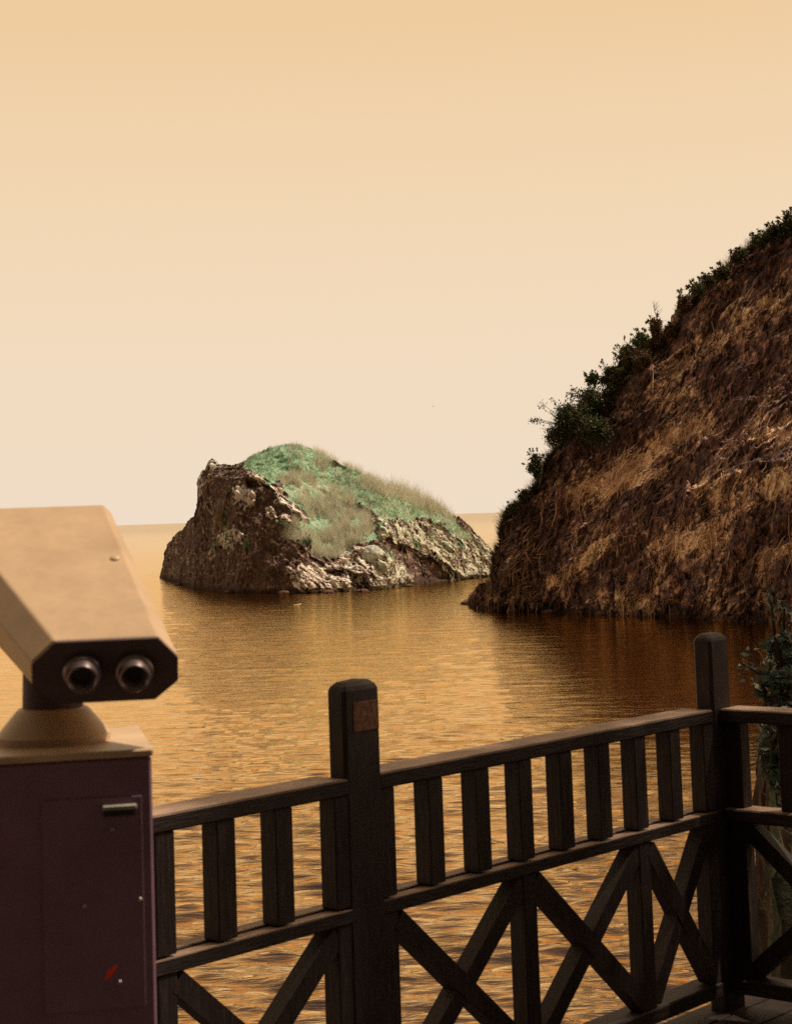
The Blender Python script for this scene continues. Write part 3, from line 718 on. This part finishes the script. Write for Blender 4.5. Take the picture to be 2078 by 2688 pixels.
# ------------------------------------------------------------------ headland
def zh(pts): return [(1200+x*.5201, 550+y*.5201) for x, y in pts]
HS = zh([(50, 2000), (62, 1952), (108, 1900), (168, 1868), (182, 1800), (205, 1720), (214, 1650), (245, 1570), (300, 1505), (350, 1450), (400, 1385), (440, 1305), (490, 1225), (560, 1150), (650, 1075), (740, 1000), (790, 920), (830, 830), (900, 745), (980, 680), (1060, 635), (1118, 580), (1132, 500), (1190, 445), (1260, 385), (1380, 292), (1480, 205), (1560, 165), (1688, 105), (2000, -60), (2600, -300)])
HW = [(1226, 1587), (1240, 1597), (1289, 1604), (1413, 1606), (1520, 1611), (1662, 1616), (1769, 1621), (2078, 1640), (2600, 1680)]
HD = {}
def n_small(p): return fbm(p, 1.1, 3, 261)
def headland():
    nc, nr = 900, 520
    x = HS[0][0]+.5+(2560-HS[0][0])*np.linspace(0, 1, nc)**1.12
    ys, yw = interp(HS, x), interp(HW, x)
    Yf = atz(x, yw, 0)[:, 1]; hg = (yw-ys)*.02
    r0 = np.concatenate([np.linspace(-.02, 1, 440), np.linspace(1, 2, 81)[1:]])
    t = np.clip(r0, 0, 1)[:, None]
    prof = .25*t+.30*t**2+.45*sstep(.35, .62, t)*t            # steep foot, a bench, then the upper face
    Y = Yf+hg*.62*prof
    py = yw+(ys-yw)*np.clip(r0, -.1, 1)[:, None]
    XX = np.broadcast_to(x, py.shape).copy()
    Pm = aty(XX, py, Y); cr = Pm[439].copy(); bk = r0 > 1; t2 = np.clip(r0-1, 0, 1)[:, None]
    Pm[bk, :, 1] = (cr[:, 1]+t2*(3+hg*1.1))[bk]; Pm[bk, :, 2] = (cr[:, 2]*(1+.12*np.sin(t2*2.2)*np.minimum(1, hg/4)-t2**2*.5)-.5*t2)[bk]; Pm[bk, :, 0] = (cr[:, 0]+t2*1.5)[bk]
    edge = np.minimum(1, hg/1.3)
    a = R(28); ca, sa = math.cos(a), math.sin(a)
    Q = np.stack([(Pm[..., 0]*ca+Pm[..., 2]*sa)*.30, Pm[..., 1]*.5, (-Pm[..., 0]*sa+Pm[..., 2]*ca)*1.3], -1)
    V_ = np.stack([Pm[..., 0]*1.8, Pm[..., 1], Pm[..., 2]*.35], -1)
    d = .75*fbm(Pm, .22, 3, 201)+.75*fbm(Q, .7, 4, 205, ridge=True)+.36*fbm(Pm, 1.3, 5, 209, .6, ridge=True)+.10*fbm(Pm, 5, 3, 211, .6, ridge=True)+.12*fbm(V_, 1.6, 3, 213)
    ph = (-Pm[..., 0]*sa+Pm[..., 2]*ca)*.62+.9*fbm(Pm, .35, 3, 251)     # stepped ledges rising to the right
    fr_ = ph-np.floor(ph); tg = sstep(-.15, .35, fbm(Pm, .3, 2, 255)+.25)
    d += .75*tg*(fr_*(1-sstep(.80, 1.0, fr_))-.35)
    ph2 = ph*2.7+.5*n_small(Pm); f2 = ph2-np.floor(ph2); d += .20*(f2*(1-sstep(.8, 1, f2))-.35)
    bl = fbm(Pm, .95, 2, 281); d += .42*(np.round(bl*5)/5-bl)+.30*np.round(fbm(Q, 1.7, 2, 283)*4)/4*.6
    d = d*edge*np.where(bk[:, None], .4, .45+.55*sstep(0, .06, t))
    Pm[..., 1] -= d*1.15; Pm[..., 2] += d*.30*np.clip(t*6, 0, 1)*np.where(t > .985, .5, 1)
    Pm[..., 0] += .22*fbm(Pm, .9, 3, 217)*edge
    n1 = fbm(Pm, .5, 4, 221); n2 = fbm(Pm, 3.2, 4, 225, .65); n3 = fbm(Q, 1.5, 4, 229, .6); n4 = fbm(V_, 2.4, 4, 233, .6)
    zx = (XX-1200)/.5201; zy = (py-550)/.5201; HZ = (zx, zy)
    def band(p0, p1, wd):
        ux, uy = p1[0]-p0[0], p1[1]-p0[1]; L_ = math.hypot(ux, uy); ux /= L_; uy /= L_
        al = (zx-p0[0])*ux+(zy-p0[1])*uy; ac = -(zx-p0[0])*uy+(zy-p0[1])*ux
        return np.exp(-(ac/wd)**2)*sstep(-60, 40, al)*(1-sstep(L_-40, L_+60, al))
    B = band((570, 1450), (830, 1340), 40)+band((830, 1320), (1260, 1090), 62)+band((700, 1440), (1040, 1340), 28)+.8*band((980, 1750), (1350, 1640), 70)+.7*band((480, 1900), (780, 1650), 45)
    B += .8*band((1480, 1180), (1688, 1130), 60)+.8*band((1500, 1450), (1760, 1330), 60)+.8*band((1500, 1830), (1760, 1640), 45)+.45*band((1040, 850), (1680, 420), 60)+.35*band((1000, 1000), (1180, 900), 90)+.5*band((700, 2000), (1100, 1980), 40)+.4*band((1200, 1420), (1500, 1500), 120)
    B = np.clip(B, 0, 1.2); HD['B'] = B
    c = np.array([.085, .050, .052])+np.zeros(Pm.shape)
    n6 = fbm(Pm, 9, 3, 271, .7); c = c*(1+.5*n6[..., None])
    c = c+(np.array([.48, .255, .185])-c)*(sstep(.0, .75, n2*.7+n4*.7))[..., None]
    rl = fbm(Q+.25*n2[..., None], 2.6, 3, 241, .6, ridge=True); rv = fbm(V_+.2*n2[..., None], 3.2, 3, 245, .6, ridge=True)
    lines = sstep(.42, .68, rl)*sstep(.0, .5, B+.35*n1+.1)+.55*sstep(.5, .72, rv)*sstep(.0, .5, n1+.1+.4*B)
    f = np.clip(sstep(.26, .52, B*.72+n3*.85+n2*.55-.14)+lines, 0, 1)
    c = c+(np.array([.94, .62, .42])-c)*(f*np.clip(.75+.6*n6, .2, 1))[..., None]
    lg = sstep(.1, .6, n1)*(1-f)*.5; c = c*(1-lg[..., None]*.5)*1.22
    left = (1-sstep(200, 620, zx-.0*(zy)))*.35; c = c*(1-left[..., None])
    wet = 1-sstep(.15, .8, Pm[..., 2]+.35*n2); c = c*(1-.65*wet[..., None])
    c = np.clip(c, .01, .85)
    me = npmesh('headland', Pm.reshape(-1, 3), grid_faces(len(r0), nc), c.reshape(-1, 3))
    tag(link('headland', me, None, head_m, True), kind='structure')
    HD.update(P=Pm, zx=zx, zy=zy, r0=r0)
headland()
def headland_strands():
    Pm, zx, zy, B, r0 = (HD[k] for k in ('P', 'zx', 'zy', 'B', 'r0'))
    rg = np.random.default_rng(9)
    ok = (r0 > .04) & (r0 < 1.0); w_ = np.where(ok[:, None] & (zx < 1800), .06+B**1.3, 0)
    w_ = w_*(.10+1.6*sstep(.05, .4, fbm(Pm, 1.1, 3, 301))); fl = (w_/w_.sum()).ravel()
    n = 5200; k = rg.choice(len(fl), n, p=fl); b = Pm.reshape(-1, 3)[k]; bb = B.ravel()[k]
    b = b+np.array([0, -.06, 0])+rg.normal(0, .05, (n, 3))
    # dead stems: most lie up and to the right, some hang straight down
    hang = rg.random(n) < .25
    ang = np.where(hang, rg.normal(R(-92), .16, n), rg.normal(R(34), .35, n))
    l = np.where(hang, rg.uniform(.3, 1.1, n), rg.uniform(.2, .75, n)); long = rg.random(n) < .03; l[long] *= 2.2
    d = np.stack([np.cos(ang), rg.normal(-.12, .12, n), np.sin(ang)], -1); nrm = np.stack([-np.sin(ang), 0*ang, np.cos(ang)], -1)
    w0 = (rg.uniform(.010, .028, n)*np.where(long, 1.7, 1))[:, None]
    mid = b+d*(l*.5)[:, None]+rg.normal(0, .06, (n, 3))*l[:, None]; tip = b+d*l[:, None]+rg.normal(0, .12, (n, 3))*l[:, None]
    mid[:, 1] -= .04
    V = np.stack([b-nrm*w0, b+nrm*w0, mid+nrm*w0, mid-nrm*w0, tip+nrm*w0*.3, tip-nrm*w0*.3], 1).reshape(-1, 3)
    kk = np.arange(n)[:, None]*6; Fc = np.concatenate([kk+np.array([[0, 1, 2, 3]]), kk+np.array([[3, 2, 4, 5]])], 0)
    tn = np.clip(.12+bb*.7+rg.normal(0, .28, n), 0, 1)[:, None]
    c = np.array([.17, .10, .065])+(np.array([.88, .64, .47])-np.array([.17, .10, .065]))*tn
    parts = [(V, Fc, np.repeat(c, 6, 0))]
    # low dark tufts that break up the whole face and its outline
    w2 = np.where((r0[:, None] > .02) & (r0[:, None] < 1.02) & (zx < 1800), 1.0, 0); fl = (w2/w2.sum()).ravel()
    k = rg.choice(len(fl), 9000, p=fl); b = Pm.reshape(-1, 3)[k]
    cc = np.where(rg.random((len(b), 1)) < .2, np.array([[.07, .085, .03]]), np.array([[.13, .075, .05]]))
    parts.append(blades(b[:2600], None, rg.uniform(.06, .22, 2600), .010, cc[:2600], .9, 4, lean=(-.35, -.4, 0), rg=rg, curve=.2))
    # crest fringe
    row = 438; ci = np.argwhere(zx[row] > 180)[:, 0]; ci = ci[zx[row, ci] < 1760]; ci = ci[rg.integers(0, len(ci), 3600)]
    b = Pm[row-rg.integers(0, 8, len(ci)), ci]
    cc = np.where(rg.random((len(b), 1)) < .5, np.array([[.06, .07, .025]]), np.array([[.12, .07, .045]]))
    parts.append(blades(b, None, rg.uniform(.1, .6, len(b)), .011, cc, .55, 5, lean=(-.4, 0, .2), rg=rg, curve=.2))
    v, f, c = join(parts)
    tag(link('dry_vegetation', npmesh('dry_vegetation', v, f, c), None, strand_m), 'dead stems, dry grass and hanging vines clinging to the steep headland face', 'dry vegetation', kind='stuff')
headland_strands()
def Yat(zx_, zy_):
    k = np.argmin((HD['zx']-zx_)**2+(HD['zy']-zy_)**2+(HD['r0'][:, None] > 1)*1e7); return float(HD['P'].reshape(-1, 3)[k][1])
def hs(zx_, zy_, rx, ry, label, seed, **kw):
    px, py = 1200+zx_*.5201, 550+zy_*.5201
    kw['n'] = int(kw.get('n', 1500)*3.0); kw.setdefault('leaf', .064)
    return shrub(px, py, rx*.5201*1.12, ry*.5201*1.14, Yat(zx_+rx*.5, zy_+ry*.5)-.9, label, seed, **kw)
DG = (.040, .055, .016); MG = (.060, .095, .030); BR = (.085, .060, .032)
hs(275, 1515, 34, 32, 'lowest small dark green shrub on the headland edge, just above the horizon line', 51, n=500, green=DG, sprigs=4)
hs(395, 1300, 48, 66, 'small dark green shrub hanging below the largest shrub on the headland edge', 52, n=900, green=DG)
hs(565, 1095, 135, 120, 'largest dense dark green shrub overhanging the headland edge', 53, n=4200, green=DG, sprigs=12)
hs(690, 985, 95, 105, 'dark green shrub with sky showing through, right of the largest shrub', 54, n=2100, green=DG, sprigs=9)
hs(690, 1110, 95, 75, 'low dense dark shrub spreading over the slope right of the largest shrub', 67, n=2400, green=DG, sprigs=2)
hs(680, 860, 32, 40, 'small sprig-like green shrub poking out above the gap in the dark shrubs', 55, n=420, green=MG, sprigs=6)
hs(770, 870, 52, 95, 'upright dark shrub halfway up the headland edge', 56, n=1500, green=DG, sprigs=8)
hs(855, 760, 50, 85, 'mixed green and brown shrub halfway up the headland slope', 57, n=1400, green=MG, brown=.35, sprigs=8)
hs(928, 665, 42, 50, 'bright green leafy shrub left of the brown columnar shrub', 58, n=800, green=(.075, .13, .035), sprigs=6)
hs(925, 760, 60, 70, 'rounded brownish shrub under the bright green leafy shrub', 59, n=1300, green=BR, brown=.5, sprigs=4)
hs(1000, 605, 34, 62, 'brown columnar dried shrub on the headland skyline', 60, n=900, green=BR, brown=.6, sprigs=5)
hs(1140, 470, 38, 50, 'brown bush at the step in the headland skyline', 61, n=700, green=BR, brown=.5, sprigs=5)
hs(1210, 405, 40, 40, 'thin-leaved shrub high on the skyline with twigs reaching left', 62, n=350, green=MG, brown=.3, sprigs=9)
hs(1520, 165, 45, 40, 'green shrub near the top right of the headland', 63, n=800, green=MG, brown=.3, sprigs=8)
hs(1600, 120, 50, 45, 'dense green shrub second from the top of the headland', 64, n=1000, green=DG, brown=.2, sprigs=8)
hs(1680, 75, 50, 60, 'topmost shrub where the headland meets the right edge of the picture', 65, n=1000, green=DG, brown=.3, sprigs=9)
hs(1330, 315, 50, 35, 'low dark shrub on the upper headland skyline', 66, n=700, green=DG, brown=.4, sprigs=6)
hs(815, 835, 45, 55, 'dark bushy shrub tucked between the upright dark shrub and the mixed one', 72, n=700, green=DG, brown=.3, sprigs=5)
hs(885, 735, 45, 45, 'olive green shrub directly below the bright green leafy shrub', 73, n=600, green=MG, brown=.4, sprigs=4)
hs(965, 685, 50, 36, 'low brown shrub at the foot of the columnar dried shrub', 74, n=600, green=BR, brown=.5, sprigs=3)
hs(1075, 612, 42, 34, 'low tangled brown shrub right of the leafless sapling', 75, n=500, green=BR, brown=.6, sprigs=5)
hs(1265, 362, 40, 34, 'small dark shrub between the thin-leaved shrub and the low dark one', 76, n=450, green=DG, brown=.4, sprigs=6)
hs(1420, 238, 44, 34, 'low spreading shrub left of the green shrub near the top', 77, n=500, green=DG, brown=.3, sprigs=6)
hs(335, 1450, 34, 30, 'scrubby dark tuft-like shrub between the two smallest edge shrubs', 78, n=350, green=DG, brown=.3, sprigs=3)
# leafless sapling beside the columnar shrub
p = Pq = HD['P'].reshape(-1, 3)[np.argmin((HD['zx']-1045)**2+(HD['zy']-650)**2+(HD['r0'][:, None] > 1)*1e7)]
sap = empty('bare_sapling', tuple(p)); tag(sap, 'thin leafless sapling with forked twigs on the headland skyline', 'sapling')
m = MB(); m.tube([(0, 0, -.1), (-.12, 0, .55), (-.30, 0, 1.15), (-.42, 0, 1.6)], [.035, .028, .02, .007], 5); m.build('trunk', bark_m, sap)
m = MB(); rnd = random.Random(8)
for i in range(16):
    t = rnd.uniform(.3, 1); s_ = Vector((-.42*t, 0, 1.6*t)); a = rnd.uniform(.5, 2.6); e = s_+Vector((math.cos(a)*.45, rnd.uniform(-.2, .2), abs(math.sin(a))*.5)); m.tube([s_, s_.lerp(e, .5)+Vector((0, 0, .05)), e], [.014, .010, .004], 4)
m.build('branches', bark_m, sap)
# green bush low on the island
k = np.argmin((ISL['X']-725)**2+(ISL['Y']-560)**2+(ISL['r0'][:, None] > 2)*1e6); q = ISL['P'].reshape(-1, 3)[k]
b = shrub(400+728*.5569, 1120+545*.5569, 22, 19, q[1]-.1, 'low dark green bush at the edge of the scrub on the island', 71, n=1100, leaf=.05, green=(.05, .12, .06), group=None, sprigs=2, cat='bush')

# ------------------------------------------------------------------ leafy bank beyond the fence corner
def bank():
    x = np.linspace(1.0, 12.5, 260); y = np.linspace(7.25, 19, 240)
    Y, X = np.meshgrid(y, x, indexing='ij'); P0 = np.stack([X, Y, X*0], -1)
    e = X-(.186*Y-.16)+.22*fbm(P0, .9, 3, 405); rise = sstep(-.12, .28, e)
    top = 3.52+.25*fbm(P0, .7, 4, 406)+1.1*sstep(.4, 6, e)
    Z = -1.0+(top+1)*rise*sstep(7.25, 7.6, Y+.15*fbm(P0, 1.5, 2, 407))*(1-sstep(17.5, 19, Y))
    Pm = np.stack([X, Y, Z], -1); d = .20*fbm(Pm, 1.3, 5, 401)+.09*fbm(Pm, 4.5, 4, 402, .6, ridge=True)
    Pm[..., 0] += d*.8; Pm[..., 2] += d*rise*.8; Pm[..., 1] += d*.5
    n = fbm(Pm, 5, 4, 403); c = np.array([.07, .045, .038])+np.clip(n, 0, 1)[..., None]*np.array([.16, .10, .07])
    gr = (fbm(Pm, 1.4, 3, 404) > -.05) & (rise > .8); c = np.where(gr[..., None], np.array([.07, .085, .05]), c)
    me = npmesh('bank', Pm.reshape(-1, 3), grid_faces(*X.shape), c.reshape(-1, 3)); tag(link('bank', me, None, head_m, True), kind='structure')
    rg = np.random.default_rng(14); ok = np.argwhere((rise > .55) & (e < 5) & (Y < 17)); q = ok[rg.choice(len(ok), 2600)]
    b = Pm[q[:, 0], q[:, 1]]; tuft = blades(b, None, rg.uniform(.06, .24, len(b)), .004, np.where(rg.random((len(b), 1)) < .4, np.array([[.30, .24, .15]]), np.array([[.09, .13, .07]])), .5, 4, rg=rg)
    lp = np.repeat(b[:1500], 6, 0)+rg.normal(0, .07, (9000, 3))*np.array([1, 1, .5]); lp[:, 2] += .06
    leafs = leaf_quads(lp, .022, rg, np.array([[.08, .12, .08]])*rg.uniform(.6, 1.5, (9000, 1)))
    v, f, c2 = join([tuft, leafs]); tag(link('ground_cover', npmesh('ground_cover', v, f, c2), None, leaf_m), 'low leafy ground cover and grass tufts on the bank beyond the side fence', 'ground cover', kind='stuff')
bank()
for (px, py, rx, ry, Y, lab, sd_) in ((2050, 1800, 80, 190, 9.6, 'blue-green leafy shrub rising above the side fence rail at the right edge', 81),
                                       (2085, 2000, 95, 130, 8.9, 'leafy shrub with small pale blossoms seen through the side fence balusters', 82),
                                       (2150, 1760, 90, 200, 10.4, 'leafy shrub behind the others at the very right edge', 83)):
    shrub(px, py, rx, ry, Y, lab, sd_, n=4200, leaf=.023, green=(.09, .13, .105), brown=.15, group='shrubs on the bank behind the side fence', sprigs=3, gx=px+15, gy=2130+(Y-9)*-60)
# pale blossoms belong to the crowns
for o in [q for q in bpy.data.objects if q.name.startswith('crown') and q.parent.get('group') == 'shrubs on the bank behind the side fence']:
    a = o.data.color_attributes['Col']; rg = np.random.default_rng(2)
    nv = len(o.data.vertices); c = np.empty(nv*4, np.float32); a.data.foreach_get('color', c); c = c.reshape(-1, 4, 4); s_ = rg.random(len(c)) < .035; c[s_, :, :3] = (.62, .48, .26); a.data.foreach_set('color', c.ravel())

# ------------------------------------------------------------------ birds
def bird(name, p, heading, mt, L0, flying, label):
    root = empty(name, tuple(p), heading); tag(root, label, 'bird')
    m = MB(); prof = [(-.5, .01), (-.42, .05), (-.25, .12), (0, .17), (.2, .15), (.32, .09), (.38, .07), (.46, .075), (.52, .05), (.56, .018), (.64, .006)]
    pts = [Vector((x*L0, 0, (.10 if x > .3 else .0)*L0*(1 if flying else 1.6)*max(0, min(1, (x-.2)/.2))+.05*L0)) for x, r in prof]
    m.tube(pts, [r*L0 for x, r in prof], 10)
    body = m.build('body', mt, root, True)
    for s_ in (-1, 1):
        m = MB()
        if flying:
            ys2 = [0.1, .45, .8, 1.15]; zz = [.1, .32, .38, .30]; ch = [.30, .26, .18, .04]; xo = [.05, .1, .02, -.15]
        else:
            ys2 = [.15, .18, .17, .10]; zz = [.12, .16, .14, .12]; ch = [.1, .42, .5, .3]; xo = [.2, .05, -.1, -.35]
        vs = []; n = 4
        for i in range(n):
            for dz in (.012, -.012):
                vs += [((xo[i]+ch[i]/2)*L0, s_*ys2[i]*L0, (zz[i]+dz)*L0), ((xo[i]-ch[i]/2)*L0, s_*ys2[i]*L0, (zz[i]+dz)*L0)]
        fs = [(0, 1, 3, 2), (12, 14, 15, 13)]
        for i in range(n-1):
            a, b = i*4, i*4+4; fs += [(a, b, b+1, a+1), (a+2, a+3, b+3, b+2), (a, a+2, b+2, b), (a+1, b+1, b+3, a+3)]
        m.add(vs, fs); m.build('wing', mt, root)
p = atz(780., 1590., 0.02); bird('seagull', p, R(10), feather_m, .42, False, 'white seagull floating on the water in front of the island')
p = aty(np.array(1136.), np.array(1067.), 110.); bird('bird', p, R(60), dark_m, .11, True, 'tiny dark bird flying in the sky right of the island')

# ------------------------------------------------------------------ shore trees on the right (they shade the fence)
def shade_tree(x, y, z, r, label, seed, zg, nleaf=3000):
    rg = np.random.default_rng(seed); rnd = random.Random(seed)
    root = empty('shore_tree', (x, y, zg)); tag(root, label, 'tree', 'trees on the right shore')
    m = MB(); m.tube([(0, 0, -.4), (.1, 0, (z-zg)*.4), (0, .1, (z-zg)*.8), (0, 0, z-zg+r*.5)], [.2, .15, .10, .03], 9); cen = []
    for i in range(44):
        q = rg.normal(0, 1, 3); q /= np.linalg.norm(q); q *= r*rg.random()**.4; q[2] *= .8; cen.append(q)
        if i < 22: m.tube([(0, 0, (z-zg)*.72), tuple(q*.5+np.array([0, 0, z-zg-.3])), tuple(q+np.array([0, 0, z-zg]))], [.07, .045, .012], 5)
    m.build('trunk', bark_m, root); cen = np.array(cen)
    n = int(nleaf); p = cen[rg.integers(0, len(cen), n)]+rg.normal(0, r*.15, (n, 3)); p[:, 2] += z-zg
    col = np.array([[.045, .07, .02]])*rg.uniform(.6, 1.5, (n, 1)); v, f, c = leaf_quads(p, .11, rg, col)
    link('crown', npmesh('crown', v, f, c), root, leaf_m)
shade_tree(2.95, 6.3, 9.3, 1.6, 'leafy tree standing on the right shore beside the fence corner', 91, 3.6, 1500)
shade_tree(5.9, 8.9, 10.6, 2.2, 'taller leafy tree on the right shore further from the fence', 92, 3.6)
shade_tree(3.1, .6, 8.7, 1.9, 'unseen leafy tree added behind the deck to shade it', 93, 3.6)  # added out of view so that the deck falls in shade

# fallen rocks along the foot of the headland and the island
def shore_rock(px, py, r, seed, label, group, zoff=0.0):
    p = atz(float(px), float(py), 0.0); rg = np.random.default_rng(seed)
    u_, v_ = np.meshgrid(np.linspace(0, 2*math.pi, 33), np.linspace(0, math.pi, 18)); V = np.stack([np.cos(u_)*np.sin(v_), np.sin(u_)*np.sin(v_), np.cos(v_)], -1)
    rr_ = 1+.28*fbm(V+seed, 1.3, 3, 501)+.14*fbm(V+seed, 3.5, 3, 502, ridge=True); V = V*rr_[..., None]*np.array([r, r*.8, r*rg.uniform(.5, .8)])
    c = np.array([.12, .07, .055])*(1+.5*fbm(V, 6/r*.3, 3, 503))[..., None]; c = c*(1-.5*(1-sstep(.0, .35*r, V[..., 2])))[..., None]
    o = link('shore_rock', npmesh('shore_rock', V.reshape(-1, 3), grid_faces(18, 33), c.reshape(-1, 3)), None, head_m, True); o.location = (p[0], p[1]+r*.3, zoff); o.rotation_euler = (0, 0, rg.uniform(0, 6))
    tag(o, label, 'rock', group)
for i, (px, py, r_) in enumerate(((1232, 1586, .42), (1249, 1592, .30), (1262, 1597, .5), (1345, 1607, .35), (1440, 1609, .28), (1580, 1614, .4), (1700, 1619, .3))):
    shore_rock(px, py, r_, 600+i, 'dark wet rock lying at the waterline below the headland', 'rocks along the foot of the headland')
for i, (px, py, r_) in enumerate(((470, 1537, .3), (600, 1557, .35), (745, 1559, .4), (862, 1557, .45), (955, 1553, .35), (1075, 1540, .3))):
    shore_rock(px, py, r_, 620+i, 'wet brown rock breaking the water along the foot of the island', 'rocks along the foot of the island')
